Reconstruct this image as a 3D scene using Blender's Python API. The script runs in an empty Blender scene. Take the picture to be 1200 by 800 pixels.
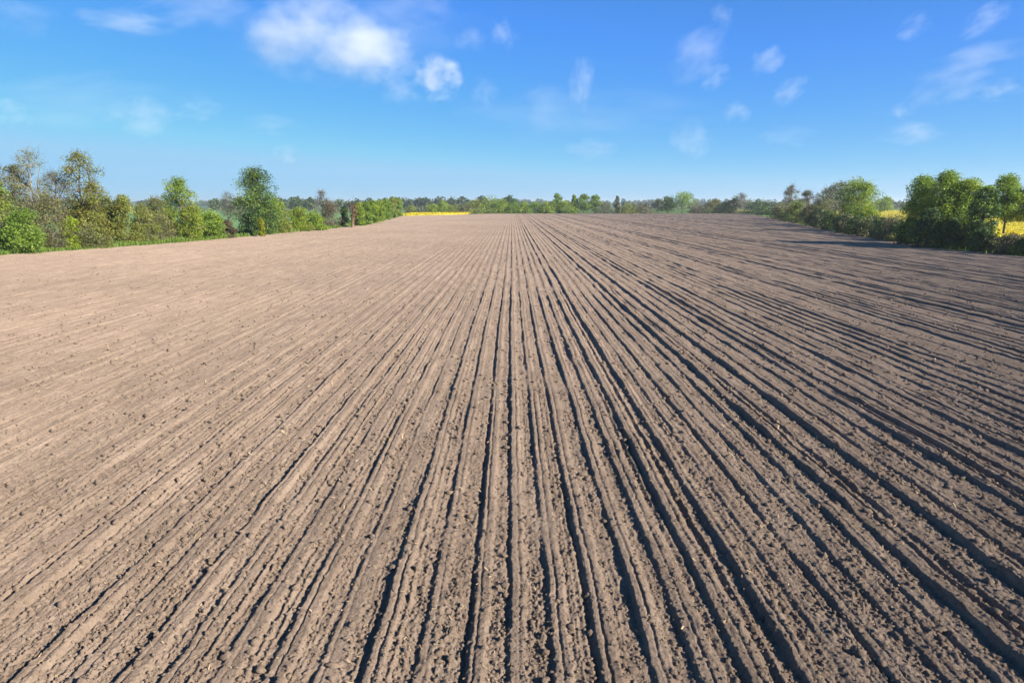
import bpy, math
import numpy as np
from math import radians, sin, cos, tan, pi

sc = bpy.context.scene
COL = sc.collection
# ---------------------------------------------------------------- camera model
CAM_H, PITCH, F = 5.0, radians(11.31), 800.0          # metres, tilt below the horizon, focal length in 1200-px units

def ground_at(px, py, z=0.0):
    """Ground point met by the view direction (px, py), for laying the place out."""
    v = (py - 400.0) / F
    h = CAM_H - z
    Y = h * (cos(PITCH) - v * sin(PITCH)) / (sin(PITCH) + v * cos(PITCH))
    d = Y * cos(PITCH) + h * sin(PITCH)
    return (px - 600.0) / F * d, Y

def height_at(py, Y):
    a = math.atan((400.0 - py) / F) - PITCH
    return CAM_H + Y * tan(a)

def x_at(px, Y):
    return (px - 600.0) / F * (Y * cos(PITCH) + CAM_H * sin(PITCH))

# ---------------------------------------------------------------- mesh + object helpers
def make_mesh(name, V, faces, mats, smooth=False, midx=None, tint=None):
    """faces: list of (n,k) int arrays"""
    me = bpy.data.meshes.new(name)
    V = np.asarray(V, dtype=np.float32)
    me.vertices.add(len(V))
    me.vertices.foreach_set('co', V.ravel())
    faces = [np.asarray(f, dtype=np.int32) for f in faces if len(f)]
    loops = np.concatenate([f.ravel() for f in faces])
    tot = np.concatenate([np.full(len(f), f.shape[1], dtype=np.int32) for f in faces])
    start = np.concatenate([[0], np.cumsum(tot)[:-1]]).astype(np.int32)
    me.loops.add(len(loops))
    me.loops.foreach_set('vertex_index', loops)
    me.polygons.add(len(tot))
    me.polygons.foreach_set('loop_start', start)
    if smooth:
        me.polygons.foreach_set('use_smooth', np.ones(len(tot), dtype=bool))
    for m in (mats if isinstance(mats, (list, tuple)) else [mats]):
        me.materials.append(m)
    if midx is not None:
        me.polygons.foreach_set('material_index', np.asarray(midx, dtype=np.int32))
    if tint is not None:
        at = me.attributes.new('tint', 'FLOAT', 'FACE')
        at.data.foreach_set('value', np.asarray(tint, dtype=np.float32))
    me.update(calc_edges=True)
    return me

def link(name, me, parent=None, loc=None):
    o = bpy.data.objects.new(name, me)
    COL.objects.link(o)
    if parent is not None:
        o.parent = parent
    if loc is not None:
        o.location = loc
    return o

def thing(name, label, cat, loc, group=None):
    o = bpy.data.objects.new(name, None)
    o.empty_display_size = 0.5
    COL.objects.link(o)
    o.location = loc
    o['label'] = label; o['category'] = cat
    if group: o['group'] = group
    return o

def structure(o, kind='structure', label=None, cat=None):
    o['kind'] = kind
    if label: o['label'] = label
    if cat: o['category'] = cat
    return o

# ---------------------------------------------------------------- noise (numpy)
_R = np.random.default_rng(7)
_T = _R.random((512, 512)).astype(np.float32)

def vnoise(x, y, seed=0):
    x = np.asarray(x, dtype=np.float64) + seed * 37.17; y = np.asarray(y, dtype=np.float64) + seed * 91.73
    xi = np.floor(x).astype(np.int64); yi = np.floor(y).astype(np.int64)
    fx = (x - xi).astype(np.float32); fy = (y - yi).astype(np.float32)
    fx = fx * fx * (3 - 2 * fx); fy = fy * fy * (3 - 2 * fy)
    a = xi & 511; b = (xi + 1) & 511; c = yi & 511; d = (yi + 1) & 511
    return ((_T[a, c] * (1 - fx) + _T[b, c] * fx) * (1 - fy) + (_T[a, d] * (1 - fx) + _T[b, d] * fx) * fy) * 2 - 1

def fbm(x, y, seed=0, octs=3):
    s, a, t = 0, 1.0, 0.0
    for k in range(octs):
        s = s + a * vnoise(x * 2.03 ** k, y * 2.03 ** k, seed + k)
        t += a; a *= 0.5
    return s / t

_H = [_R.random((256, 256)).astype(np.float32) for _ in range(3)]

def lumps(x, y, cell, seed=0, rmin=0.2, rmax=0.62, keep=0.7):
    """Half-buried round clods: height field of spheres on a jittered grid (in units of cell)."""
    gx = x / cell + seed * 13.7; gy = y / cell + seed * 5.3
    ix = np.floor(gx).astype(np.int64); iy = np.floor(gy).astype(np.int64)
    out = np.zeros(x.shape, dtype=np.float32)
    for dx in (-1, 0, 1):
        for dy in (-1, 0, 1):
            a = (ix + dx) & 255; b = (iy + dy) & 255
            h1 = _H[0][a, b]; h2 = _H[1][a, b]; h3 = _H[2][a, b]
            px = ix + dx + 0.15 + 0.7 * h1; py = iy + dy + 0.15 + 0.7 * h2
            r = rmin + (rmax - rmin) * ((h3 * 7.31) % 1.0) ** 2
            q = r * r - (gx - px) ** 2 - (gy - py) ** 2
            np.maximum(out, np.where((q > 0) & (h3 < keep), np.sqrt(np.maximum(q, 0)), 0).astype(np.float32), out=out)
    return out * cell

# ---------------------------------------------------------------- materials
def newmat(name):
    m = bpy.data.materials.new(name)
    m.use_nodes = True
    nt = m.node_tree
    for n in list(nt.nodes): nt.nodes.remove(n)
    return m, nt, nt.nodes, nt.links

def mathn(N, L, op, a, b=None, c=None, clamp=False):
    n = N.new('ShaderNodeMath'); n.operation = op; n.use_clamp = clamp
    for i, v in enumerate((a, b, c)):
        if v is None: continue
        if isinstance(v, (int, float)): n.inputs[i].default_value = v
        else: L.new(v, n.inputs[i])
    return n.outputs[0]

def mixc(N, L, fac, a, b):
    n = N.new('ShaderNodeMix'); n.data_type = 'RGBA'
    if isinstance(fac, (int, float)): n.inputs[0].default_value = fac
    else: L.new(fac, n.inputs[0])
    for i, v in ((6, a), (7, b)):
        if isinstance(v, tuple): n.inputs[i].default_value = (*v, 1)
        else: L.new(v, n.inputs[i])
    return n.outputs[2]

def noise(N, L, vec, scale, detail=4, rough=0.55):
    n = N.new('ShaderNodeTexNoise'); n.inputs['Scale'].default_value = scale
    n.inputs['Detail'].default_value = detail; n.inputs['Roughness'].default_value = rough
    if vec is not None: L.new(vec, n.inputs['Vector'])
    return n.outputs['Fac']

def ramp(N, L, fac, stops):
    n = N.new('ShaderNodeValToRGB'); L.new(fac, n.inputs[0])
    e = n.color_ramp.elements
    while len(e) < len(stops): e.new(0.5)
    for k, (p, c) in enumerate(stops):
        e[k].position = p; e[k].color = (*c, 1)
    return n.outputs[0]

def soil_material(name, c_dark, c_mid, c_pale):
    m, nt, N, L = newmat(name)
    geo = N.new('ShaderNodeNewGeometry').outputs['Position']
    mp = N.new('ShaderNodeMapping'); mp.inputs['Scale'].default_value = (1, 0.25, 1); L.new(geo, mp.inputs[0])
    grain = noise(N, L, geo, 45, 6, 0.7)
    clump = noise(N, L, geo, 7, 5, 0.65)
    streak = noise(N, L, mp.outputs[0], 2.2, 4, 0.6)
    big = noise(N, L, geo, 0.035, 4, 0.55)
    s = mathn(N, L, 'ADD', mathn(N, L, 'MULTIPLY', grain, 0.45), mathn(N, L, 'MULTIPLY', clump, 0.3))
    s = mathn(N, L, 'ADD', s, mathn(N, L, 'MULTIPLY', streak, 0.25))
    col = ramp(N, L, s, [(0.30, c_dark), (0.5, c_mid), (0.68, c_pale)])
    mid = noise(N, L, mp.outputs[0], 0.5, 5, 0.6)
    moist = N.new('ShaderNodeMapRange'); L.new(mathn(N, L, 'ADD', mathn(N, L, 'MULTIPLY', big, 0.55), mathn(N, L, 'MULTIPLY', mid, 0.45)), moist.inputs[0])
    moist.inputs[1].default_value = 0.3; moist.inputs[2].default_value = 0.7
    moist.inputs[3].default_value = 0.80; moist.inputs[4].default_value = 1.17
    mul = N.new('ShaderNodeVectorMath'); mul.operation = 'SCALE'; L.new(col, mul.inputs[0]); L.new(moist.outputs[0], mul.inputs['Scale'])
    bs = N.new('ShaderNodeBsdfPrincipled'); L.new(mul.outputs[0], bs.inputs['Base Color'])
    bs.inputs['Roughness'].default_value = 0.95; bs.inputs['Specular IOR Level'].default_value = 0.12; bs.inputs['Diffuse Roughness'].default_value = 1.0
    bp = N.new('ShaderNodeBump'); bp.inputs['Strength'].default_value = 0.9; bp.inputs['Distance'].default_value = 0.04
    hh = mathn(N, L, 'ADD', mathn(N, L, 'MULTIPLY', noise(N, L, geo, 28, 6, 0.7), 1.0), mathn(N, L, 'MULTIPLY', noise(N, L, geo, 90, 3, 0.6), 0.35))
    L.new(hh, bp.inputs['Height']); L.new(bp.outputs[0], bs.inputs['Normal'])
    out = N.new('ShaderNodeOutputMaterial'); L.new(bs.outputs[0], out.inputs[0])
    return m

def leaf_material(name, a, b, c, transl=0.5):
    """a..c: darker to lighter leaf colours, picked per leaf by the face value 'tint'."""
    m, nt, N, L = newmat(name)
    at = N.new('ShaderNodeAttribute'); at.attribute_name = 'tint'
    col = ramp(N, L, at.outputs['Fac'], [(0.0, a), (0.5, b), (1.0, c)])
    d = N.new('ShaderNodeBsdfPrincipled'); L.new(col, d.inputs['Base Color'])
    d.inputs['Roughness'].default_value = 0.55; d.inputs['Specular IOR Level'].default_value = 0.25
    t = N.new('ShaderNodeBsdfTranslucent'); L.new(col, t.inputs[0])
    mx = N.new('ShaderNodeMixShader'); mx.inputs[0].default_value = transl
    L.new(d.outputs[0], mx.inputs[1]); L.new(t.outputs[0], mx.inputs[2])
    out = N.new('ShaderNodeOutputMaterial'); L.new(mx.outputs[0], out.inputs[0])
    return m

def bark_material(name, a, b, scale=6):
    m, nt, N, L = newmat(name)
    tc = N.new('ShaderNodeTexCoord').outputs['Object']
    mp = N.new('ShaderNodeMapping'); mp.inputs['Scale'].default_value = (1, 1, 0.35); L.new(tc, mp.inputs[0])
    f = noise(N, L, mp.outputs[0], scale, 5, 0.65)
    col = ramp(N, L, f, [(0.35, a), (0.65, b)])
    bs = N.new('ShaderNodeBsdfPrincipled'); L.new(col, bs.inputs['Base Color']); bs.inputs['Roughness'].default_value = 0.9
    bp = N.new('ShaderNodeBump'); bp.inputs['Strength'].default_value = 0.5; L.new(f, bp.inputs['Height']); L.new(bp.outputs[0], bs.inputs['Normal'])
    out = N.new('ShaderNodeOutputMaterial'); L.new(bs.outputs[0], out.inputs[0])
    return m

SOIL = soil_material('ploughed_soil', (0.096, 0.070, 0.050), (0.204, 0.153, 0.116), (0.317, 0.249, 0.193))
CLOD = soil_material('soil_clod', (0.085, 0.062, 0.045), (0.192, 0.143, 0.107), (0.302, 0.236, 0.182))

LEAF = {
    'green':   leaf_material('leaf_green', (0.080, 0.141, 0.024), (0.192, 0.303, 0.047), (0.385, 0.520, 0.086)),
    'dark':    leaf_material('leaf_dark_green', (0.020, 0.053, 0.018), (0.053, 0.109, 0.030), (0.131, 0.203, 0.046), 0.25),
    'lime':    leaf_material('leaf_yellow_green', (0.125, 0.188, 0.021), (0.251, 0.344, 0.035), (0.437, 0.518, 0.062)),
    'olive':   leaf_material('leaf_olive', (0.107, 0.125, 0.036), (0.237, 0.275, 0.063), (0.414, 0.431, 0.107)),
    'ochre':   leaf_material('leaf_ochre', (0.102, 0.101, 0.022), (0.216, 0.214, 0.040), (0.341, 0.322, 0.057)),
    'twig':    leaf_material('leaf_brown_bud', (0.059, 0.049, 0.028), (0.128, 0.109, 0.061), (0.198, 0.180, 0.089), 0.2),
    'grey':    leaf_material('leaf_grey_bud', (0.075, 0.087, 0.057), (0.150, 0.169, 0.097), (0.237, 0.255, 0.136), 0.25),
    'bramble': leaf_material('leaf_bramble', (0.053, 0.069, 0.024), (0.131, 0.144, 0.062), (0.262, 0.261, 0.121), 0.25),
    'bright':  leaf_material('leaf_bright_yellow', (0.172, 0.206, 0.017), (0.284, 0.310, 0.026), (0.413, 0.413, 0.043)),
    'rust':    leaf_material('leaf_rust', (0.07, 0.04, 0.02), (0.14, 0.085, 0.04), (0.22, 0.14, 0.07), 0.2),
    'rape':    leaf_material('rape_flower', (0.152, 0.171, 0.019), (0.589, 0.475, 0.011), (0.760, 0.627, 0.019), 0.3),
    'grass':   leaf_material('grass_blade', (0.067, 0.123, 0.016), (0.134, 0.224, 0.034), (0.257, 0.335, 0.067), 0.35),
    'straw':   leaf_material('dry_straw', (0.20, 0.14, 0.08), (0.34, 0.25, 0.14), (0.46, 0.36, 0.22), 0.1),
    'wood':    leaf_material('leaf_distant', (0.025, 0.043, 0.018), (0.056, 0.087, 0.031), (0.111, 0.142, 0.043), 0.2),
}
BARK = {
    'brown': bark_material('bark_brown', (0.055, 0.042, 0.03), (0.14, 0.11, 0.08)),
    'grey':  bark_material('bark_grey', (0.08, 0.073, 0.06), (0.17, 0.155, 0.13)),
    'pale':  bark_material('bark_pale', (0.09, 0.08, 0.065), (0.27, 0.25, 0.21), 3),
    'red':   bark_material('bark_red_brown', (0.09, 0.05, 0.033), (0.22, 0.13, 0.08)),
}

# ---------------------------------------------------------------- the field: outline
XL = np.array([(-60, -52.), (50, -52.5), (70, -52.), (90, -46.), (114, -43.), (160, -38.5), (240, -44.), (312, -50.), (420, -60.)])
XR = np.array([(-60, 50.), (50, 51.), (69, 51.), (80, 50.), (93, 53.5), (143, 66.), (182, 76.), (286, 107.), (372, 128.), (420, 138.)])
def xl(Y): return np.interp(Y, XL[:, 0], XL[:, 1])
def xr(Y): return np.interp(Y, XR[:, 0], XR[:, 1])
def y_end(X): return np.interp(X, [-60, -50, -27, -10, 140], [312., 314., 366., 398., 402.])

# ---------------------------------------------------------------- the field: furrow profile across the rows
rng = np.random.default_rng(21)
PX0, PDX = -170.0, 0.004
px_ = np.arange(PX0, 170.0, PDX)
prof = np.zeros_like(px_); rough = np.ones_like(px_); rowid = np.zeros_like(px_)
def sstep(a, b, t):
    t = np.clip((t - a) / (b - a), 0, 1); return t * t * (3 - 2 * t)
c = -169.0; k = 0
while c < 169:
    near = -1.9 < c < 1.9
    right = c >= 1.7
    sp = 0.51 + rng.normal(0, 0.035)
    if k % 8 == 0: sp += 0.10
    i0 = max(0, int((c - 0.45 - PX0) / PDX)); i1 = min(len(px_), int((c + 0.45 - PX0) / PDX))
    t = px_[i0:i1] - c
    w = rng.uniform(0.055, 0.095)
    a = (rng.uniform(0.035, 0.068) if near else (rng.uniform(0.08, 0.115) if rng.random() < 0.33 else rng.uniform(0.03, 0.068)) if right else rng.uniform(0.03, 0.075))
    if c < -5: a *= 0.9
    if c > 9: a *= 0.85
    if rng.random() < 0.14: a *= 0.45
    sl = rng.uniform(0.05, 0.075) if right else rng.uniform(0.045, 0.07)
    sr = rng.uniform(0.07, 0.14)
    ridge = a * sstep(-w - sl, -w, t) * (1 - sstep(w, w + sr, t))
    ridge -= rng.uniform(0.008, 0.026) * np.exp(-((t - rng.uniform(-0.035, 0.035)) / 0.016) ** 2)
    if rng.random() < 0.35:                                    # a second, thinner crest beside it
        q = w + sr + rng.uniform(0.03, 0.07)
        ridge += a * 0.6 * np.exp(-((t - q) / 0.032) ** 2)
    slot = -rng.uniform(0.0, 0.05) * (1.0 if c > -2.5 else 0.45) * np.exp(-((t + w + sl + 0.015) / (0.035 if right else 0.024)) ** 2)
    for q in (0.16, 0.235, 0.31):                             # fine drill lines on the floor between the crests
        ridge = ridge + (0.5 + rng.random()) * 0.011 * np.exp(-((t - q - rng.normal(0, 0.012)) / 0.018) ** 2)
    prof[i0:i1] = np.where(np.abs(t) < 0.45, np.maximum(prof[i0:i1], ridge) * 1.0, prof[i0:i1]) + slot
    rough[i0:i1] = np.minimum(rough[i0:i1], 1 - 0.72 * np.exp(-(t / (w + 0.03)) ** 4) * (0.6 if right else 1.0))
    rowid[i0:i1] = np.where(np.abs(t) < sp * 0.55, k, rowid[i0:i1])
    c += sp; k += 1

_g = np.exp(-(np.arange(-30, 31) * PDX / 0.045) ** 2); _g /= _g.sum()
prof_far = np.convolve(prof, _g, mode='same')
def field_height(X, Y, fine=True):
    wob = 0.03 * vnoise(X * 0.05, Y * 0.05, 2) + 0.02 * vnoise(X * 0.3, Y * 0.22, 3) + (0.014 * vnoise(X * 1.1, Y * 1.3, 4) + 0.010 * vnoise(X * 6.3, Y * 5.1, 19) + 0.009 * vnoise(X * 17, Y * 15, 20) if fine else 0)
    f = np.clip((X + wob - PX0) / PDX, 0, len(px_) - 2)
    i = f.astype(np.int64); fr = f - i
    P_ = prof if fine else prof_far
    p = P_[i] * (1 - fr) + P_[i + 1] * fr
    r = rough[i]
    rid = rowid[i]
    mod = 0.88 + 0.42 * vnoise(rid * 7.31 + 0.5, Y * 0.55, 5) + 0.22 * vnoise(rid * 3.17 + 0.5, Y * 2.1, 6)
    h = p * np.clip(mod, 0.3, 1.5)
    h = h + 0.05 * fbm(X * 0.02, Y * 0.012, 8, 2) + 0.02 * vnoise(X * 0.25, Y * 0.11, 9) + 0.012 * vnoise(X * 1.7, Y * 0.9, 10)
    h = h + (r * 0.016 * vnoise(X * 3.1, Y * 0.9, 14) + r * 0.010 * vnoise(X * 6.5, Y * 1.7, 16)) * np.clip(0.6 + Y / 40, 0.6, 2.0)
    if fine:
        wf = np.clip((40 - Y) / 22, 0, 1); wg = np.clip((30 - Y) / 18, 0, 1)
        q = (0.35 + 0.65 * r)
        patch = np.clip(0.8 + 0.8 * vnoise(X * 0.9, Y * 0.5, 17), 0.15, 1.5)
        h = h + wf * r * 0.024 * fbm(X * 5.5, Y * 4.0, 11, 3)
        h = h + wg * q * 0.017 * fbm(X * 22, Y * 20, 15, 2)
        Xw = X + 0.022 * vnoise(X * 19, Y * 19, 23) + 0.010 * vnoise(X * 47, Y * 47, 25); Yw = Y + 0.022 * vnoise(X * 19, Y * 19, 24) + 0.010 * vnoise(X * 47, Y * 47, 26)
        h = h + wf * r * patch * 0.55 * lumps(Xw, Yw, 0.13, 1, 0.12, 0.46, 0.6)
        h = h + wg * (0.12 + r) * patch * (0.75 * lumps(Xw, Yw, 0.065, 2, 0.12, 0.5, 0.65) + 0.8 * lumps(Xw, Yw, 0.034, 3, 0.15, 0.5, 0.7))
    return h

def field_total(X, Y, fine=True):
    h = field_height(X, Y, fine)
    e = np.minimum(np.minimum(X - xl(Y), xr(Y) - X), y_end(X) - Y)
    return h * np.clip(e / 1.2, 0, 1) - 0.22 * (1 - np.clip(e / 0.5, 0, 1))

def build_field():
    """One sheet whose columns run straight along the rows; finer towards the camera."""
    Vs, Fs, base = [], [], 0
    def strip(ya, yb, xw, dx, fy, fine):
        nonlocal base
        ys = [ya]
        while ys[-1] < yb: ys.append(ys[-1] + max(0.013, min(1.6, fy * ys[-1] ** 2 / (683 * CAM_H))) if ya > 4 else ys[-1] + 1.2)
        xs = np.arange(-xw, xw + dx, dx)
        xs = np.concatenate([np.arange(-64, -xw - 0.1, 0.4), xs, np.arange(xw + 0.3, 141, 0.4)])
        xs = xs[(xs > -64.5) & (xs < 141)]
        X, Yg = np.meshgrid(xs, np.array(ys))
        Z = field_total(X, Yg, fine)
        e = np.minimum(np.minimum(X - xl(Yg), xr(Yg) - X), y_end(X) - Yg) > -0.5
        keep = (e[:-1, :-1] | e[1:, 1:] | e[1:, :-1] | e[:-1, 1:]).ravel()
        idx = base + np.arange(X.size).reshape(X.shape)
        Fs.append(np.stack([idx[:-1, :-1], idx[:-1, 1:], idx[1:, 1:], idx[1:, :-1]], -1).reshape(-1, 4)[keep])
        Vs.append(np.stack([X, Yg, Z], -1).reshape(-1, 3).astype(np.float32)); base += X.size
    strip(-60, 4.6, 12, 0.12, 1, False)
    strip(4.6, 9.0, 10.5, 0.0115, 0.65, True)
    strip(9.0, 18.0, 18.5, 0.017, 0.7, True)
    strip(18.0, 40.0, 38, 0.030, 0.7, True)
    strip(40.0, 406.0, 140, 0.052, 0.7, False)
    structure(link('ploughed_field', make_mesh('ploughed_field', np.concatenate(Vs), [np.concatenate(Fs)], SOIL, smooth=True)))
build_field()

# ---------------------------------------------------------------- loose clods and straw on the field
def ico(sub):
    import bmesh
    bm = bmesh.new(); bmesh.ops.create_icosphere(bm, subdivisions=sub, radius=1)
    V = np.array([v.co[:] for v in bm.verts]); Fc = np.array([[v.index for v in f.verts] for f in bm.faces])
    bm.free(); return V, Fc

def scatter_lumps(n, sub, ymin, ymax, smin, smax, rng, power=2.2, ramp0=0):
    V0, F0 = ico(sub)
    # density falls with distance: uniform in 1/Y
    u = rng.random(n); Y = 1 / (1 / ymin + u * (1 / ymax - 1 / ymin))
    X = (rng.random(n) * 2 - 1) * (2.5 + 0.8 * Y)
    f = np.clip(((X - PX0) / PDX).astype(int), 0, len(px_) - 1)
    keep = (rng.random(n) < rough[f] ** 1.5) & (rng.random(n) < np.clip((Y - ramp0) / (2.2 * ramp0 + 1e-6), 0, 1) if ramp0 else True)
    X, Y = X[keep], Y[keep]; n = len(X)
    s = smin + (smax - smin) * rng.random(n) ** power
    Z = field_total(X, Y, True) + s * 0.25
    ang = rng.random(n) * 2 * pi
    nz = 1 + rng.normal(0, 0.22, (n, len(V0)))
    P = V0[None] * nz[..., None] * (s[:, None, None] * np.stack([rng.uniform(0.8, 1.4, n), rng.uniform(0.7, 1.1, n), rng.uniform(0.5, 0.85, n)], -1)[:, None, :])
    ca, sa = np.cos(ang)[:, None], np.sin(ang)[:, None]
    Q = np.stack([P[..., 0] * ca - P[..., 1] * sa, P[..., 0] * sa + P[..., 1] * ca, P[..., 2]], -1)
    Q += np.stack([X, Y, Z], -1)[:, None, :]
    Fc = F0[None] + (np.arange(n) * len(V0))[:, None, None]
    return Q.reshape(-1, 3), Fc.reshape(-1, 3)

def build_clods():
    rng = np.random.default_rng(5)
    V1, F1 = scatter_lumps(2400, 2, 5.2, 22, 0.016, 0.062, rng, 3.0)
    V2, F2 = scatter_lumps(22000, 1, 5.2, 40, 0.008, 0.03, rng, 1.8)
    V3, F3 = scatter_lumps(26000, 1, 9, 130, 0.02, 0.07, rng, 2.4, 9)
    V = np.concatenate([V1, V2, V3]); Fc = np.concatenate([F1, F2 + len(V1), F3 + len(V1) + len(V2)])
    o = link('soil_clods', make_mesh('soil_clods', V, [Fc], CLOD, smooth=False))
    structure(o, 'stuff', 'loose brown soil clods scattered between the furrows of the ploughed field', 'soil clods')
    # straw bits and pale stones
    n = 9000
    u = rng.random(n); Y = 1 / (1 / 5.2 + u * (1 / 60 - 1 / 5.2)); X = (rng.random(n) * 2 - 1) * (2.5 + 0.8 * Y)
    k = rng.random(n) < np.clip(0.25 + 0.9 * vnoise(X * 0.25, Y * 0.12, 31), 0.04, 1); X, Y = X[k], Y[k]; n = len(X)
    ln = rng.uniform(0.02, 0.09, n) * np.clip(Y / 14, 0.7, 1.6); wd = rng.uniform(0.004, 0.016, n) * np.clip(Y / 10, 1, 2.5)
    th = rng.random(n) * 2 * pi; dz = rng.normal(0, 0.25, n) * ln
    Z = field_total(X, Y, True) + 0.012
    d = np.stack([np.cos(th) * ln / 2, np.sin(th) * ln / 2, dz], -1); s = np.stack([-np.sin(th) * wd / 2, np.cos(th) * wd / 2, wd * 0.3], -1)
    C = np.stack([X, Y, Z + np.abs(dz)], -1)
    V = np.stack([C - d - s, C - d + s, C + d + s * 0.6, C + d - s * 0.6], 1).reshape(-1, 3)
    o = link('straw_litter', make_mesh('straw_litter', V, [np.arange(4 * n).reshape(-1, 4)], LEAF['straw'], tint=rng.random(n)))
    structure(o, 'stuff', 'pale dry straw bits littered over the ploughed soil', 'straw')
build_clods()

# ---------------------------------------------------------------- ground, far fields, hills
def build_ground():
    m, nt, N, L = newmat('meadow_ground')
    geo = N.new('ShaderNodeNewGeometry').outputs['Position']
    vo = N.new('ShaderNodeTexVoronoi'); vo.inputs['Scale'].default_value = 0.0028; L.new(geo, vo.inputs['Vector'])
    sep = N.new('ShaderNodeSeparateColor'); L.new(vo.outputs['Color'], sep.inputs[0])
    patch = ramp(N, L, sep.outputs[0], [(0.1, (0.07, 0.115, 0.03)), (0.5, (0.10, 0.16, 0.045)), (0.9, (0.15, 0.19, 0.07))])
    n1 = noise(N, L, geo, 0.9, 6, 0.65)
    col = mixc(N, L, mathn(N, L, 'MULTIPLY', n1, 0.7), patch, (0.055, 0.085, 0.022))
    bs = N.new('ShaderNodeBsdfPrincipled'); L.new(col, bs.inputs['Base Color']); bs.inputs['Roughness'].default_value = 0.95
    bs.inputs['Specular IOR Level'].default_value = 0.1
    bp = N.new('ShaderNodeBump'); bp.inputs['Distance'].default_value = 0.15; L.new(noise(N, L, geo, 3, 5, 0.7), bp.inputs['Height']); L.new(bp.outputs[0], bs.inputs['Normal'])
    out = N.new('ShaderNodeOutputMaterial'); L.new(bs.outputs[0], out.inputs[0])
    rs = np.concatenate([[0], np.geomspace(4, 9000, 70)]); na = 128
    an = np.linspace(0, 2 * pi, na, endpoint=False)
    R, A = np.meshgrid(rs[1:], an, indexing='ij')
    X, Y = R * np.cos(A), R * np.sin(A)
    far = np.clip((R - 900) / 2500, 0, 1)
    Z = -0.16 + far * (4 + 7 * vnoise(X * 0.0007, Y * 0.0007, 41) + 4 * vnoise(X * 0.002, Y * 0.002, 42)) - 1e-9
    V = np.concatenate([[[0, 0, -0.16]], np.stack([X, Y, Z], -1).reshape(-1, 3)])
    idx = 1 + np.arange(R.size).reshape(R.shape); nx = np.roll(idx, -1, 1)
    q = np.stack([idx[:-1], idx[1:], nx[1:], nx[:-1]], -1).reshape(-1, 4)
    t = np.stack([np.zeros(na, int), idx[0], nx[0]], -1)
    structure(link('ground', make_mesh('ground', V, [t, q], m, smooth=True)))

    # low wooded hills along the horizon
    m2, nt, N, L = newmat('hill_woodland')
    geo = N.new('ShaderNodeNewGeometry').outputs['Position']
    col = ramp(N, L, noise(N, L, geo, 0.012, 6, 0.65), [(0.35, (0.025, 0.04, 0.016)), (0.6, (0.06, 0.08, 0.03))])
    bs = N.new('ShaderNodeBsdfDiffuse'); L.new(col, bs.inputs[0])
    out = N.new('ShaderNodeOutputMaterial'); L.new(bs.outputs[0], out.inputs[0])
    xs = np.linspace(-5200, 5200, 700); ts = np.linspace(0, 1, 14)
    X, T = np.meshgrid(xs, ts, indexing='ij')
    crest = 20 + 16 * fbm(xs * 0.0011, xs * 0 + 3.3, 51, 4) + 5 * fbm(xs * 0.02, xs * 0 + 1.1, 55, 3)
    crest = np.maximum(crest, 7)
    Y = 3600 + 900 * T + 250 * vnoise(X * 0.001, T * 0, 57)
    Z = -4 + (crest[:, None] + 6) * np.sin(np.clip(T * 1.4, 0, 1) * pi / 2) + 1.6 * vnoise(X * 0.05, T * 23, 58)
    idx = np.arange(X.size).reshape(X.shape)
    q = np.stack([idx[:-1, :-1], idx[1:, :-1], idx[1:, 1:], idx[:-1, 1:]], -1).reshape(-1, 4)
    structure(link('hills', make_mesh('hills', np.stack([X, Y, Z], -1).reshape(-1, 3), [q], m2, smooth=False)))

    # pale green cereal field beyond the western hedge
    m3, nt, N, L = newmat('young_cereal')
    geo = N.new('ShaderNodeNewGeometry').outputs['Position']
    col = ramp(N, L, noise(N, L, geo, 0.25, 6, 0.65), [(0.35, (0.10, 0.20, 0.085)), (0.65, (0.17, 0.27, 0.12))])
    bs = N.new('ShaderNodeBsdfDiffuse'); L.new(col, bs.inputs[0])
    out = N.new('ShaderNodeOutputMaterial'); L.new(bs.outputs[0], out.inputs[0])
    V = [(-330, 75, 0.25), (-62, 75, 0.25), (-52, 160, 0.25), (-66, 420, 0.25), (-330, 520, 0.25)]
    xs = np.linspace(-330, 0, 90); ysr = np.linspace(75, 520, 130)
    T, Yg = np.meshgrid(np.linspace(0, 1, 90), ysr, indexing='ij')
    xe = xl(Yg) - 9
    X = -330 + (xe + 330) * T
    Z = 0.12 + 0.10 * vnoise(X * 0.9, Yg * 0.9, 61)
    idx = np.arange(X.size).reshape(X.shape)
    q = np.stack([idx[:-1, :-1], idx[1:, :-1], idx[1:, 1:], idx[:-1, 1:]], -1).reshape(-1, 4)
    o = link('cereal_field', make_mesh('cereal_field', np.stack([X, Yg, Z], -1).reshape(-1, 3), [q], m3, smooth=True)); structure(o)
build_ground()

def leaf_quads(C, size, rng, flat=0.0, aspect=0.62):
    """Rhombus leaves of random turn at the centres C; size (n,)"""
    n = len(C)
    a = rng.normal(size=(n, 3)); a[:, 2] *= (1 - flat)
    a /= np.linalg.norm(a, axis=1)[:, None] + 1e-9
    b = rng.normal(size=(n, 3)); b -= a * (a * b).sum(1)[:, None]; b /= np.linalg.norm(b, axis=1)[:, None] + 1e-9
    A = a * (size / 2)[:, None]; B = b * (size / 2 * aspect)[:, None]
    V = np.stack([C - A, C - A * 0.1 + B, C + A, C - A * 0.1 - B], 1).reshape(-1, 3)
    return V, np.arange(4 * n).reshape(-1, 4)

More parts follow.
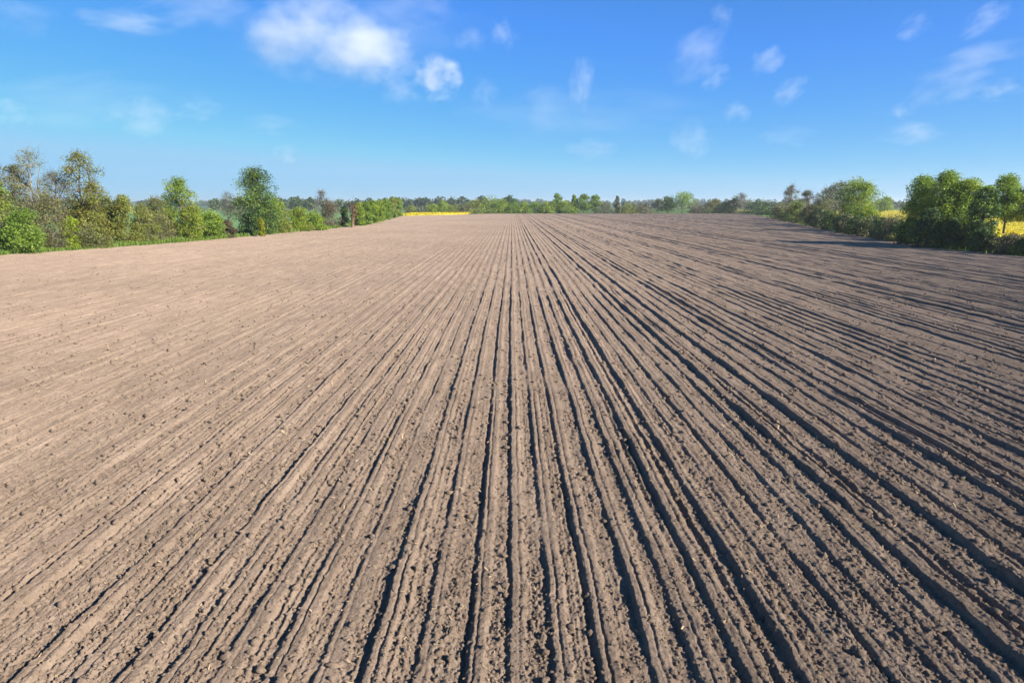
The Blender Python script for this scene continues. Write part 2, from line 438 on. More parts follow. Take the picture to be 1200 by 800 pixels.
def rape_crop(name, xa, xb, y0, y1, nx, ny, nleaf, label, rng, near_bias=True):
    T, Yg = np.meshgrid(np.linspace(0, 1, nx), np.linspace(y0, y1, ny), indexing='ij')
    X = xa(Yg) + (xb - xa(Yg)) * T if xb is not None else None
    Z = 1.12 + 0.10 * vnoise(X * 0.7, Yg * 0.7, 71) + 0.12 * vnoise(X * 0.1, Yg * 0.1, 72)
    edge = (T < 1e-6) | (T > 1 - 1e-6) | (Yg <= y0 + 1e-6) | (Yg >= y1 - 1e-6)
    Z = np.where(edge, -0.15, Z)
    idx = np.arange(X.size).reshape(X.shape)
    q = np.stack([idx[:-1, :-1], idx[1:, :-1], idx[1:, 1:], idx[:-1, 1:]], -1).reshape(-1, 4)
    V1 = np.stack([X, Yg, Z], -1).reshape(-1, 3)
    t1 = np.clip(0.6 + 0.25 * rng.normal(size=len(q)), 0.12, 1)
    u = rng.random(nleaf); yl = 1 / (1 / y0 + u * (1 / y1 - 1 / y0)); xa_ = xa(yl); xx = xa_ + (xb - xa_) * rng.random(nleaf) ** (1.8 if near_bias else 1)
    C = np.stack([xx, yl, 1.05 + 0.35 * rng.random(nleaf) + 0.12 * vnoise(xx * 0.1, yl * 0.1, 72)], -1)
    V2, q2 = leaf_quads(C, rng.uniform(0.12, 0.34, nleaf), rng)
    V = np.concatenate([V1, V2]); tint = np.concatenate([t1, np.clip(rng.normal(0.72, 0.22, nleaf), 0, 1)])
    o = link(name, make_mesh(name, V, [q, q2 + len(V1)], LEAF['rape'], tint=tint))
    structure(o, 'stuff', label, 'rapeseed crop')
rg = np.random.default_rng(77)
rape_crop('rapeseed_crop', lambda y: xr(y) + 9, 330, 62, 520, 240, 260, 60000, 'bright yellow flowering rapeseed crop behind the shaded hedge', rg)
def rape_strip():
    rng = np.random.default_rng(78)
    xs = np.linspace(-54.5, -24.5, 70); T = np.linspace(0, 1, 16)
    X, Tg = np.meshgrid(xs, T, indexing='ij')
    y0 = y_end(X) + 1.5 + 1.5 * vnoise(X * 0.4, X * 0, 74)
    Yg = y0 + Tg * (392 + 6 * vnoise(X * 0.2, X * 0, 75) - y0)
    Z = 0.55 + 0.18 * vnoise(X * 0.5, Yg * 0.3, 73); Z[:, 0] = -0.15; Z[:, -1] = -0.15; Z[0] = -0.15; Z[-1] = -0.15
    idx = np.arange(X.size).reshape(X.shape)
    q = np.stack([idx[:-1, :-1], idx[1:, :-1], idx[1:, 1:], idx[:-1, 1:]], -1).reshape(-1, 4)
    n = 5000; xx = rng.uniform(-56, -23, n); a_ = y_end(xx) + 1.5; yy = a_ + rng.random(n) * (394 - a_)
    C = np.stack([xx, yy, 0.35 + 0.6 * rng.random(n)], -1)
    V2, q2 = leaf_quads(C, rng.uniform(0.2, 0.5, n), rng)
    me = make_mesh('rapeseed_strip', np.concatenate([np.stack([X, Yg, Z], -1).reshape(-1, 3), V2]), [q, q2 + X.size], LEAF['rape'],
                   tint=np.concatenate([np.clip(rng.normal(0.5, 0.25, len(q)), 0, 1), np.clip(rng.normal(0.6, 0.3, n), 0, 1)]))
    structure(link('rapeseed_crop', me), 'stuff', 'thin strip of yellow rapeseed at the far end of the ploughed field', 'rapeseed crop')
rape_strip()

# ---------------------------------------------------------------- trees and bushes
def tubes(paths, sides=5):
    """paths: list of (pts (k,3), radii (k,)) -> V, quads"""
    Vs, Fs, off = [], [], 0
    an = np.linspace(0, 2 * pi, sides, endpoint=False)
    for P, R in paths:
        P = np.asarray(P, float); R = np.asarray(R, float); k = len(P)
        D = np.gradient(P, axis=0); D /= np.linalg.norm(D, axis=1)[:, None] + 1e-9
        ref = np.array([1.0, 0.13, 0.05]) if abs(D[0, 2]) > 0.7 else np.array([0, 0, 1.0])
        U = np.cross(D, ref); U /= np.linalg.norm(U, axis=1)[:, None] + 1e-9
        W = np.cross(D, U)
        ring = P[:, None] + R[:, None, None] * (np.cos(an)[None, :, None] * U[:, None] + np.sin(an)[None, :, None] * W[:, None])
        Vs.append(ring.reshape(-1, 3))
        idx = off + np.arange(k * sides).reshape(k, sides); nx = np.roll(idx, -1, 1)
        Fs.append(np.stack([idx[:-1], nx[:-1], nx[1:], idx[1:]], -1).reshape(-1, 4))
        off += k * sides
    return np.concatenate(Vs), np.concatenate(Fs)

def bend(p0, p1, k, rng, up=0.0, wob=0.06):
    t = np.linspace(0, 1, k)[:, None]
    L_ = np.linalg.norm(np.asarray(p1) - p0)
    P = p0 + (np.asarray(p1) - p0) * t
    P[:, 2] += up * L_ * np.sin(t[:, 0] * pi)
    P[1:-1] += rng.normal(0, wob * L_ / k ** 0.5, (k - 2, 3))
    return P

# kind: (crown bottom as a share of height, profile, clumps, leaves per clump, clump radius as share of crown radius, leaf size, twigs per clump)
KINDS = {
    'tree':    dict(low=0.18, n=70, m=150,  rc=0.34, leaf=(0.13, 0.27), twigs=2,  tilt=0.0),
    'conic':   dict(low=0.05, n=95, m=165,  rc=0.34, leaf=(0.13, 0.27), twigs=2,  tilt=0.0),
    'airy':    dict(low=0.26, n=64, m=80,  rc=0.30, leaf=(0.12, 0.26), twigs=9,  tilt=0.0),
    'bare':    dict(low=0.26, n=70, m=44,  rc=0.32, leaf=(0.10, 0.22), twigs=14, tilt=0.0),
    'bush':    dict(low=0.0,  n=64, m=130,  rc=0.36, leaf=(0.13, 0.27), twigs=3,  tilt=0.0),
    'thicket': dict(low=0.0,  n=70, m=105,  rc=0.36, leaf=(0.10, 0.22), twigs=9,  tilt=0.0),
}

def make_plant(kind, H, Wd, leafmat, barkmat, seed, scale=1.0, density=1.0, mix=None, low=None):
    """Returns (trunk mesh, crown mesh). H height, Wd crown width in metres; scale enlarges the leaves for far plants."""
    K = KINDS[kind]; rng = np.random.default_rng(seed)
    R = Wd / 2; z0 = (K['low'] if low is None else low) * H
    lean = rng.normal(0, 0.03, 2) * H
    n = max(8, int(K['n'] * density)); m = max(4, int(K['m']))
    # clump centres: stratified in height, inside the outline of the kind
    C = []
    lob = rng.uniform(0, 2 * pi, 3)
    while len(C) < n:
        t = rng.random() ** (0.8 if kind in ('tree', 'airy', 'bare') else 1.0)
        if kind in ('tree', 'airy', 'bare'):  prof_r = math.sin(pi * min(1, 0.12 + t * 0.88)) ** 0.6
        elif kind == 'conic':                 prof_r = (0.72 + 0.28 * sin(pi * t * 0.9)) * (1 - t ** 3.2) ** 0.6 + 0.05
        else:                                 prof_r = (1 - t ** 2.6) ** 0.5 * (0.86 + 0.14 * t)
        th = rng.random() * 2 * pi
        lobes = 1 + 0.20 * sin(2 * th + lob[0] + 3 * t) + 0.13 * sin(3 * th + lob[1] - 5 * t) + 0.10 * sin(7 * t + lob[2] + th)
        r = R * prof_r * lobes * rng.random() ** 0.42 * 0.86
        zz = z0 + (H * 0.96 - z0) * t
        C.append((r * cos(th) + lean[0] * zz / H, r * sin(th) + lean[1] * zz / H, zz))
    C = np.array(C)
    rc = K['rc'] * R * rng.uniform(0.55, 1.25, n)
    # --- wood
    paths = []
    r0 = 0.018 * H * (1.15 if kind in ('tree', 'conic') else 0.85)
    if kind in ('bush', 'thicket'):
        for s in range(7):
            tgt = C[rng.integers(n)]
            a = np.array([rng.normal(0, R * 0.04), rng.normal(0, R * 0.04), 0])
            P = bend(a * 0, a * 0.5 + tgt * np.array([0.8, 0.8, 0.95]), 5, rng, 0.05)
            paths.append((P, np.linspace(r0 * 0.6, r0 * 0.12, 5)))
        nodes = np.concatenate([p[0] for p in paths])
    else:
        top = np.array([lean[0], lean[1], H * (0.93 if kind != 'tree' else 0.84)])
        P = bend(np.zeros(3), top, 9, rng, 0, 0.02)
        paths.append((P, r0 * np.linspace(1.0, 0.12, 9) ** 0.9 * np.array([1.35] + [1] * 8)))
        nodes = P[2:]
        if kind in ('airy', 'bare', 'tree'):                    # forks
            for s in range(3):
                b = P[3 + s % 3]; tgt = C[np.argsort(-C[:, 2])[rng.integers(max(3, n // 2))]]
                Q = bend(b, tgt, 6, rng, 0.04)
                paths.append((Q, np.linspace(r0 * 0.55, r0 * 0.10, 6))); nodes = np.concatenate([nodes, Q[1:]])
    order = rng.permutation(n)
    for j in order:
        c_ = C[j]
        below = nodes[nodes[:, 2] < c_[2] - 0.05 * H * rng.random()]
        if len(below) == 0: below = nodes[:1]
        b = below[np.argmin(((below - c_) ** 2 * np.array([1, 1, 0.45])).sum(1) + rng.random(len(below)) * R * R * 0.08)]
        Q = bend(b, c_, 4, rng, 0.06)
        paths.append((Q, np.linspace(r0 * 0.22, r0 * 0.07, 4)))
    wv, wf = tubes(paths, 5)
    tw = []
    nt_ = int(K['twigs'] * (1 if scale < 2 else 0.5))
    rt = max(0.008, 0.0013 * H) * min(scale, 2.0)
    for j in range(n):
        for s in range(nt_):
            e = C[j] + np.clip(rng.normal(0, 1, 3), -1.6, 1.6) * rc[j] * 0.78 + np.array([0, 0, rc[j] * 0.35])
            e[2] = max(e[2], 0.05)
            mid = (C[j] + e) / 2 + rng.normal(0, 0.1, 3) * rc[j]
            tw.append((np.array([C[j], mid, e]), np.array([rt, rt * 0.7, rt * 0.3])))
    if tw:
        tv, tf = tubes(tw, 3)
        wf = [wf, tf + len(wv)]; wv = np.concatenate([wv, tv])
    else: wf = [wf]
    trunk = make_mesh('trunk', wv, wf, BARK[barkmat], smooth=True)
    # --- leaves
    nl = np.maximum(2, (m * (rc / (K['rc'] * R)) ** 2 / scale ** 0.9)).astype(int)
    who = np.repeat(np.arange(n), nl)
    d = rng.normal(size=(len(who), 3)); d /= np.linalg.norm(d, axis=1)[:, None]
    d *= (rng.random(len(who)) ** 0.45)[:, None]
    P = C[who] + d * rc[who][:, None] * np.array([1.15, 1.15, 0.85])
    P[:, 2] = np.abs(P[:, 2] - 0.03) + 0.03
    ls = rng.uniform(*K['leaf'], len(who)) * scale * (1 if kind not in ('bare',) else 0.9)
    lv, lf = leaf_quads(P, ls, rng, 0.25)
    ctone = rng.normal(0.52, 0.13, n)
    tint = np.clip(ctone[who] + rng.normal(0, 0.14, len(who)), 0, 1)
    mats = [LEAF[leafmat]]; mi = None
    if mix:
        mats.append(LEAF[mix]); mi = (rng.random(n) < 0.35).astype(int)[who]
    crown = make_mesh('crown', lv, [lf], mats, tint=tint, midx=mi)
    return trunk, crown

SEED = [100]
def plant(kind, px, base, top, wpx, leaf, bark, label, group=None, Y=None, name=None, cat=None, mix=None, density=1.0, low=None):
    """A tree or bush that stands where the ground meets (px, base), with its top at picture row top; wpx its width there."""
    SEED[0] += 1
    if Y is None: X, Y = ground_at(px, base)
    X = x_at(px, Y)
    H = height_at(top, Y); d = Y * cos(PITCH) + CAM_H * sin(PITCH)
    Wd = wpx * d / F
    scale = max(1.0, (d / 95.0) ** 0.85)
    tr, cr = make_plant(kind, H, Wd, leaf, bark, SEED[0], scale, density, mix, low)
    is_tree = kind in ('tree', 'conic', 'airy', 'bare')
    nm = name or ('tree' if is_tree else 'bush')
    t = thing(nm, label, cat or ('tree' if is_tree else 'bush'), (X, Y, -0.17), group)
    t.rotation_euler = (0, 0, np.random.default_rng(SEED[0]).random() * 6.28)
    link('trunk' if is_tree else 'stems', tr, t); link('crown' if is_tree else 'foliage', cr, t)
    return t

GL = 'trees and bushes of the sunlit hedge'
GR = 'trees and bushes of the shaded hedge'
GB = 'bushes along the far end of the field'
# --- sunlit hedge, from the near end to the far end
plant('bare', 8, 293, 176, 46, 'grey', 'grey', 'tall thin grey tree with almost bare twigs at the left picture edge', GL)
plant('bare', 48, 291, 172, 54, 'olive', 'pale', 'slender tree with one pale trunk and a thin high crown', GL, name='birch_tree', density=0.8)
plant('airy', 99, 290, 174, 52, 'ochre', 'brown', 'forked tall tree with ochre spring buds and upright dark limbs', GL, mix='olive')
plant('bare', 72, 290, 199, 46, 'grey', 'brown', 'shorter brown twiggy tree between the pale trunk and the forked tree', GL)
plant('airy', 26, 290, 189, 40, 'grey', 'grey', 'thin grey tree between the edge tree and the pale trunk', GL, mix='olive')
plant('airy', -22, 292, 186, 60, 'olive', 'grey', 'olive thin tree cut by the left picture edge', GL)
plant('bush', 8, 296, 206, 44, 'olive', 'brown', 'tallest olive bush at the left picture edge', GL, name='tall_bush', mix='green')
plant('bush', 30, 297, 244, 54, 'green', 'brown', 'broad green bush in front of the pale trunk', GL)
plant('thicket', 66, 293, 222, 50, 'twig', 'grey', 'brown thicket right of the pale trunk', GL, mix='olive', name='thicket', cat='thicket')
plant('bush', 84, 292, 252, 22, 'lime', 'brown', 'small light green bush below the forked tree', GL)
plant('thicket', 104, 291, 262, 44, 'olive', 'grey', 'low grey green scrub at the foot of the forked tree', GL, mix='bramble', name='scrub', cat='scrub')
plant('bush', 119, 290, 215, 42, 'ochre', 'brown', 'tall rounded ochre bush right beside the forked tree', GL, name='tall_bush', mix='olive')
plant('bush', 146, 287, 229, 36, 'olive', 'brown', 'olive bush with ochre top, second round top right of the forked tree', GL, mix='ochre')
plant('thicket', 168, 286, 238, 32, 'olive', 'grey', 'thin olive thicket between the ochre topped bush and the grey thicket', GL, name='thicket', cat='thicket')
plant('thicket', 190, 284, 230, 42, 'olive', 'grey', 'grey olive thicket left of the yellow green tree', GL, name='thicket', cat='thicket', mix='twig')
plant('tree', 216, 282, 206, 42, 'lime', 'brown', 'yellow green young tree with ragged top standing clear of the thicket', GL, mix='green', density=0.85)
plant('bush', 226, 282, 241, 34, 'lime', 'brown', 'yellow green bush under the ragged young tree', GL, mix='olive')
plant('bush', 249, 280, 247, 34, 'green', 'brown', 'fresh green round bush right of the ragged young tree', GL, mix='lime')
plant('thicket', 268, 279, 257, 18, 'twig', 'grey', 'small tan twiggy shrub at the hedge gap', GL, name='shrub', cat='shrub')
plant('bare', 268, 266, 224, 26, 'grey', 'grey', 'faint bare grey tree standing behind the hedge gap', GL, density=0.6)
plant('bare', 284, 266, 228, 24, 'twig', 'grey', 'faint bare brown tree just left of the dark tree', GL, density=0.6)
plant('conic', 305, 275, 193, 52, 'dark', 'brown', 'tall dark green tree with dense upright crown', GL, density=1.6, low=0.0, mix='green')
plant('bush', 294, 276, 249, 24, 'dark', 'brown', 'dark green bush at the foot of the tall dark tree', GL)
plant('bush', 307, 277, 254, 9, 'bright', 'brown', 'bright yellow sapling in front of the tall dark tree', GL, name='sapling', cat='sapling')
plant('bush', 328, 273, 236, 36, 'olive', 'brown', 'broad yellow green bush on the right of the tall dark tree', GL, mix='lime')
plant('bush', 350, 271, 244, 32, 'lime', 'brown', 'yellow green middle bush between the tall dark tree and bare trees', GL, mix='olive')
plant('bush', 370, 270, 248, 24, 'lime', 'brown', 'low yellow green bush beside the bare pinkish trees', GL, mix='green')
plant('bare', 380, 267, 223, 28, 'twig', 'grey', 'thin bare tree with the tallest twigs in the hedge middle', GL, density=0.6)
plant('thicket', 388, 267, 238, 30, 'twig', 'pale', 'pinkish brown bare thicket left of the brown stump', GL, name='thicket', cat='thicket')
plant('bush', 405, 266, 240, 12, 'dark', 'brown', 'narrow dark bush left of the brown stump', GL)
plant('bush', 418, 263, 238, 10, 'dark', 'brown', 'dark ivy bush just behind the brown stump', GL)
for px, b, tp, w_, lf, lb in ((14, 291, 226, 46, 'green', 'green bush filling behind the tallest olive bush'), (44, 290, 238, 44, 'olive', 'olive bush at the foot of the pale trunk'),
                           (92, 288, 240, 40, 'olive', 'olive bush directly under the forked tree crown'), (133, 286, 238, 30, 'green', 'green bush in the notch between two ochre topped bushes'),
                           (178, 284, 240, 34, 'bramble', 'dark scrub bush behind the olive thicket'), (202, 282, 243, 30, 'olive', 'olive bush left below the ragged young tree')):
    plant('bush', px, b, tp, w_, lf, 'brown', lb, GL, mix='olive')
hl = ['light green hedge bush first after the brown stump', 'light green hedge bush second after the brown stump', 'light green hedge bush third after the brown stump',
      'light green hedge bush fourth after the brown stump', 'light green hedge bush fifth after the brown stump', 'olive topped hedge bush last but one before the rapeseed strip', 'tall light green bush ending the sunlit hedge']
for (px, b, tp, w, lf), lb in zip([(421, 264.5, 237, 15, 'lime'), (429, 263, 235.5, 16, 'green'), (437, 261.5, 234.5, 16, 'lime'), (445, 259.5, 233.5, 16, 'lime'),
                                   (453, 257.5, 232.5, 15, 'green'), (460, 255.5, 230, 14, 'olive'), (466, 253.5, 230.5, 13, 'lime')], hl):
    plant('bush', px, b, tp, w, lf, 'brown', lb, GL, name='hedge_bush', mix='green', density=1.2)

# --- dead brown stump in the sunlit hedge
def stump():
    X, Y = ground_at(413, 266.5)
    H = height_at(239, Y); rg = np.random.default_rng(9)
    P = bend(np.zeros(3), np.array([0.35, 0.1, H]), 9, rg, 0, 0.03)
    paths = [(P, 0.72 * np.array([0.62, 0.5, 0.44, 0.42, 0.43, 0.40, 0.36, 0.28, 0.06]))]
    for z, l in ((0.5, 1.1), (0.7, 0.9), (0.85, 0.8)):
        b = P[int(z * 8)]; a = rg.random() * 6.28
        paths.append((bend(b, b + np.array([cos(a) * l, sin(a) * l, l * 0.7]), 4, rg), np.array([0.16, 0.13, 0.10, 0.03])))
    v, f = tubes(paths, 9)
    t = thing('dead_stump', 'tall brown dead tree stump standing at the hedge edge', 'tree stump', (X, Y, -0.17), GL)
    link('trunk', make_mesh('trunk', v, [f], BARK['red'], smooth=True), t)
    C = rg.normal(0, 1, (420, 3)) * np.array([0.6, 0.6, 1.2]) + np.array([0.3, 0, H * 0.72]); 
    lv, lf = leaf_quads(C, rg.uniform(0.2, 0.4, 420), rg)
    link('withered_foliage', make_mesh('withered_foliage', lv, [lf], LEAF['rust'], tint=rg.random(420)), t)
stump()

# --- far end of the field
back = [
    (482, 242, 14, 'bush', 'olive', 432, 'small olive bush at the left end behind the rapeseed strip'),
    (496, 243, 14, 'bush', 'grey', 432, 'small grey bush second from left behind the rapeseed strip'),
    (508, 240, 17, 'bush', 'lime', 432, 'yellow green bush in the middle behind the rapeseed strip'),
    (520, 237.5, 19, 'bush', 'lime', 434, 'tallest yellow green bush behind the rapeseed strip'),
    (533, 240, 16, 'bush', 'olive', 434, 'olive bush right of the tallest one behind the rapeseed strip'),
    (545, 242, 16, 'thicket', 'twig', 432, 'grey brown thicket at the right end of the rapeseed strip'),
    (557, 235, 20, 'bush', 'olive', 412, 'pale olive rounded bush first right of the rapeseed strip'),
    (573, 232, 25, 'bush', 'lime', 414, 'broad pale yellow bush second right of the rapeseed strip'),
    (588, 235, 18, 'bush', 'lime', 412, 'pale yellow bush third right of the rapeseed strip'),
    (598, 229, 18, 'tree', 'dark', 440, 'dark round tree rising behind the pale yellow bushes'),
    (603, 238, 16, 'bush', 'green', 410, 'green bush straight ahead where the furrows meet'),
    (614, 237, 17, 'bush', 'lime', 410, 'light bush right of where the furrows meet'),
    (627, 238, 17, 'bush', 'green', 410, 'green bush second right of where the furrows meet'),
    (640, 237, 17, 'bush', 'lime', 410, 'light bush left of the tall slim tree group'),
    (654, 226, 13, 'conic', 'green', 412, 'tallest slim tree of the far tree group'),
    (664, 235, 18, 'bush', 'lime', 410, 'light bush between the two tallest slim far trees'),
    (674, 228, 9, 'conic', 'green', 412, 'thinnest slim tree of the far tree group'),
    (684, 227, 16, 'tree', 'green', 412, 'rounded green tree second from right in far tree group'),
    (697, 228, 14, 'tree', 'green', 412, 'green tree at the right end of the far tree group'),
    (709, 239, 18, 'thicket', 'grey', 410, 'low grey thicket right of the far tree group'),
    (724, 229, 6, 'conic', 'grey', 410, 'single narrow grey tree rising from low far scrub'),
    (735, 240, 22, 'bush', 'olive', 410, 'low olive bush right of the single narrow tree'),
    (752, 240, 24, 'thicket', 'twig', 410, 'low brown thicket between narrow tree and round green tree'),
    (771, 233, 18, 'airy', 'grey', 412, 'grey thin tree left of the round green tree'),
    (782, 231, 20, 'tree', 'dark', 412, 'dark tree touching the left of the round green tree'),
    (799, 226, 31, 'tree', 'green', 412, 'round green tree standing alone at the far field end'),
    (818, 241, 22, 'thicket', 'twig', 406, 'low brown thicket right of the round green tree'),
    (836, 234, 17, 'bush', 'ochre', 404, 'small yellow ochre bush at the far field end'),
    (850, 238, 18, 'bush', 'dark', 402, 'dark bush right of the yellow ochre bush'),
    (860, 231, 16, 'bush', 'bramble', 400, 'dark grey bush left of the pale stemmed tree'),
    (868, 226, 16, 'bare', 'grey', 396, 'bare tree with pale stem at the far right field corner'),
    (884, 235, 24, 'bush', 'dark', 385, 'dark green bush right of the pale stemmed tree'),
    (899, 236, 20, 'bush', 'dark', 345, 'dark green bush opening the shaded hedge'),
]
for px, tp, w, kd, lf, Y, lb in back:
    plant(kd, px, None, tp, w * (1.3 if kd in ('bush', 'thicket') else 1.1), lf, 'pale' if 'pale stem' in lb else 'brown', lb, GB, Y=Y, density=0.8)

# --- shaded hedge, far end to near end
plant('bush', 914, 257, 239, 28, 'bramble', 'brown', 'dark scrubby bush below the small grey bare tree', GR)
plant('bare', 924, 259, 216, 22, 'grey', 'grey', 'small grey bare tree first of the shaded hedge', GR)
plant('bush', 933, 260, 236, 28, 'lime', 'brown', 'yellow green bush right of the small grey bare tree', GR, mix='olive')
plant('bare', 945, 263, 221, 18, 'grey', 'grey', 'narrow grey bare tree second in the shaded hedge', GR)
plant('thicket', 950, 264, 240, 26, 'twig', 'brown', 'brown twiggy thicket below the narrow grey tree', GR, name='thicket', cat='thicket', mix='olive')
plant('bush', 964, 267, 246, 30, 'bramble', 'brown', 'dark bramble bush in front of the grey trees', GR, name='bramble_bush', mix='dark')
plant('airy', 966, 264, 221, 34, 'grey', 'grey', 'wide thin grey green tree in the middle of the grey trees', GR, mix='olive')
plant('airy', 983, 266, 212, 38, 'grey', 'grey', 'tallest grey thin tree left of the leafy green tree', GR, mix='olive')
plant('bush', 988, 270, 242, 26, 'olive', 'brown', 'olive bush with light top below the tallest grey tree', GR, mix='twig')
plant('tree', 1005, 271, 208, 46, 'green', 'brown', 'leafy green tree with spreading limbs left of the yellow field', GR, mix='lime', density=1.4)
plant('bush', 1014, 272, 240, 30, 'lime', 'brown', 'yellow green bush under the leafy green tree', GR)
plant('bush', 992, 273, 252, 32, 'bramble', 'brown', 'dark bramble bush below the leafy green tree', GR, name='bramble_bush', mix='dark')
plant('bush', 1018, 277, 254, 36, 'bramble', 'brown', 'dark bramble bush left under the yellow field', GR, name='bramble_bush', mix='dark')
plant('thicket', 1046, 281, 253, 40, 'bramble', 'grey', 'grey brown bramble thicket just below the yellow field', GR, name='thicket', cat='thicket', mix='twig')
plant('tree', 1036, None, 231, 20, 'green', 'brown', 'small distant green tree beyond the yellow field', GR, Y=430)
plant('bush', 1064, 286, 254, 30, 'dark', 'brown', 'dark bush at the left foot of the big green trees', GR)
plant('tree', 1077, 287, 206, 52, 'green', 'brown', 'large green tree first of the three big ones', GR, mix='lime', density=1.8, low=0.08)
plant('tree', 1102, 289, 202, 58, 'green', 'brown', 'largest and tallest green tree of the three big ones', GR, mix='lime', density=1.8, low=0.08)
plant('tree', 1126, 290, 207, 48, 'lime', 'brown', 'light yellow green tree third of the three big ones', GR, mix='green', density=1.6, low=0.1)
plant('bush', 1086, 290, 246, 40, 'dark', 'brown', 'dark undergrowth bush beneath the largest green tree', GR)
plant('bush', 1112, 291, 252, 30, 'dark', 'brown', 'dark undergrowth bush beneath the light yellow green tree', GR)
plant('tree', 1147, 293, 217, 36, 'dark', 'brown', 'dark green tree between the big trees and yellow field', GR, mix='green', density=1.6, low=0.05)
plant('tree', 1174, 285, 204, 42, 'green', 'grey', 'light green airy tree standing in front of the yellow field', GR, mix='lime', density=1.3, low=0.36)
plant('tree', 1202, 286, 210, 36, 'green', 'grey', 'green tree cut by the right picture edge', GR, mix='olive', density=1.1, low=0.36)
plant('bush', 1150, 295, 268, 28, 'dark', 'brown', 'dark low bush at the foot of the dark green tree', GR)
plant('thicket', 1184, 298, 274, 36, 'twig', 'brown', 'brown bramble thicket below the widest yellow patch', GR, name='thicket', cat='thicket', mix='bramble')
plant('bush', 1162, 296, 272, 16, 'olive', 'brown', 'olive bush left of the brown bramble thicket', GR, mix='bramble')
plant('bush', 1216, 300, 274, 28, 'bramble', 'brown', 'dark bramble bush cut by the right picture edge', GR, name='bramble_bush')

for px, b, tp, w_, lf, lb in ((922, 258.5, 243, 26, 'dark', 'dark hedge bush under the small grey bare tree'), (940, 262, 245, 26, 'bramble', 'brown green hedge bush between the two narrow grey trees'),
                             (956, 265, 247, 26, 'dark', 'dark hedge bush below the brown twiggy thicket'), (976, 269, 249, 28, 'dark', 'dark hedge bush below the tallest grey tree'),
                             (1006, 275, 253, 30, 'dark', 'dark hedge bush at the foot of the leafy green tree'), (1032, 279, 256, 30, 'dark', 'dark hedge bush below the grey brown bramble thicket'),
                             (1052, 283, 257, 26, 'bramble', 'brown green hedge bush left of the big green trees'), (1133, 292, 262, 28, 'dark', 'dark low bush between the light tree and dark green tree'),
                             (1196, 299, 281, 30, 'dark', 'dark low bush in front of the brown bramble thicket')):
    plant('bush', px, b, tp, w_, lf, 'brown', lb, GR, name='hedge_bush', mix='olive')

# ---------------------------------------------------------------- verge grass, distant wood
def build_verge():
    rng = np.random.default_rng(3)
    n = 42000
    side = rng.random(n) < 0.9
    u = rng.random(n); Y = 1 / (1 / 48 + u * (1 / 330 - 1 / 48))
    X = np.where(side, xl(Y) + 0.9 + 0.5 * vnoise(Y * 0.35, Y * 0, 83) - rng.random(n) ** 1.5 * 6.0, xr(Y) - 0.4 + rng.random(n) ** 1.3 * 4.0)
    h = rng.uniform(0.25, 0.95, n) * (0.8 + 0.4 * vnoise(X * 0.3, Y * 0.3, 81)); w = rng.uniform(0.05, 0.13, n) * np.clip(Y / 80, 1, 2.5)
    th = rng.random(n) * 2 * pi; lean = rng.normal(0, 0.25, (n, 2)) * h[:, None]
    B = np.stack([X, Y, np.full(n, -0.17)], -1)
    s = np.stack([np.cos(th) * w / 2, np.sin(th) * w / 2, np.zeros(n)], -1)
    top = B + np.concatenate([lean, h[:, None]], 1)
    V = np.stack([B - s, B + s, top + s * 0.25, top - s * 0.25], 1).reshape(-1, 3)
    o = link('verge_grass', make_mesh('verge_grass', V, [np.arange(4 * n).reshape(-1, 4)], LEAF['grass'], tint=np.clip(rng.normal(0.5, 0.25, n), 0, 1)))
    structure(o, 'stuff', 'bright green grass verge along the foot of the hedges', 'grass')
build_verge()

def build_wood():
    rng = np.random.default_rng(13)
    C, S = [], []
    def belt(x0, x1, Y, hmin, hmax, step, seed):
        x = x0
        while x < x1:
            g = vnoise(np.array([x * 0.006]), np.array([seed * 1.7]), seed)[0]
            H = hmin + (hmax - hmin) * np.clip(0.5 + 0.6 * g + rng.normal(0, 0.16), 0, 1)
            r = H * rng.uniform(0.32, 0.5); yy = Y + rng.normal(0, 18)
            n = int(70 + H * 6)
            d = rng.normal(size=(n, 3)); d /= np.linalg.norm(d, axis=1)[:, None]; d *= (rng.random(n) ** 0.4)[:, None]
            C.append(np.array([x, yy, H * 0.5]) + d * np.array([r, r, H * 0.5])); S.append(rng.uniform(1.0, 2.4, n) * (Y / 900) ** 0.5)
            x += step * rng.uniform(0.6, 1.4)
    belt(x_at(470, 820), x_at(606, 820), 820, 9, 18, 5.5, 2)
    belt(x_at(560, 1000), x_at(900, 1000), 1000, 5, 11, 8, 3)
    belt(x_at(-120, 700), x_at(440, 700), 700, 5, 12, 6.5, 4)
    belt(x_at(330, 560), x_at(362, 560), 560, 8, 12, 5, 6)
    belt(x_at(-200, 1900), x_at(1350, 1900), 1900, 9, 22, 14, 5)
    belt(x_at(880, 900), x_at(1300, 900), 900, 6, 11, 9, 8)
    C = np.concatenate(C); S = np.concatenate(S)
    C[:, 2] = np.maximum(C[:, 2], 0)
    V, q = leaf_quads(C, S * 1.5, rng, 0.2, 0.8)
    o = link('distant_wood', make_mesh('distant_wood', V, [q], LEAF['wood'], tint=np.clip(rng.normal(0.45, 0.25, len(q)), 0, 1)))
    structure(o, 'stuff', 'dark blue green distant woodland along the horizon', 'woodland')
build_wood()

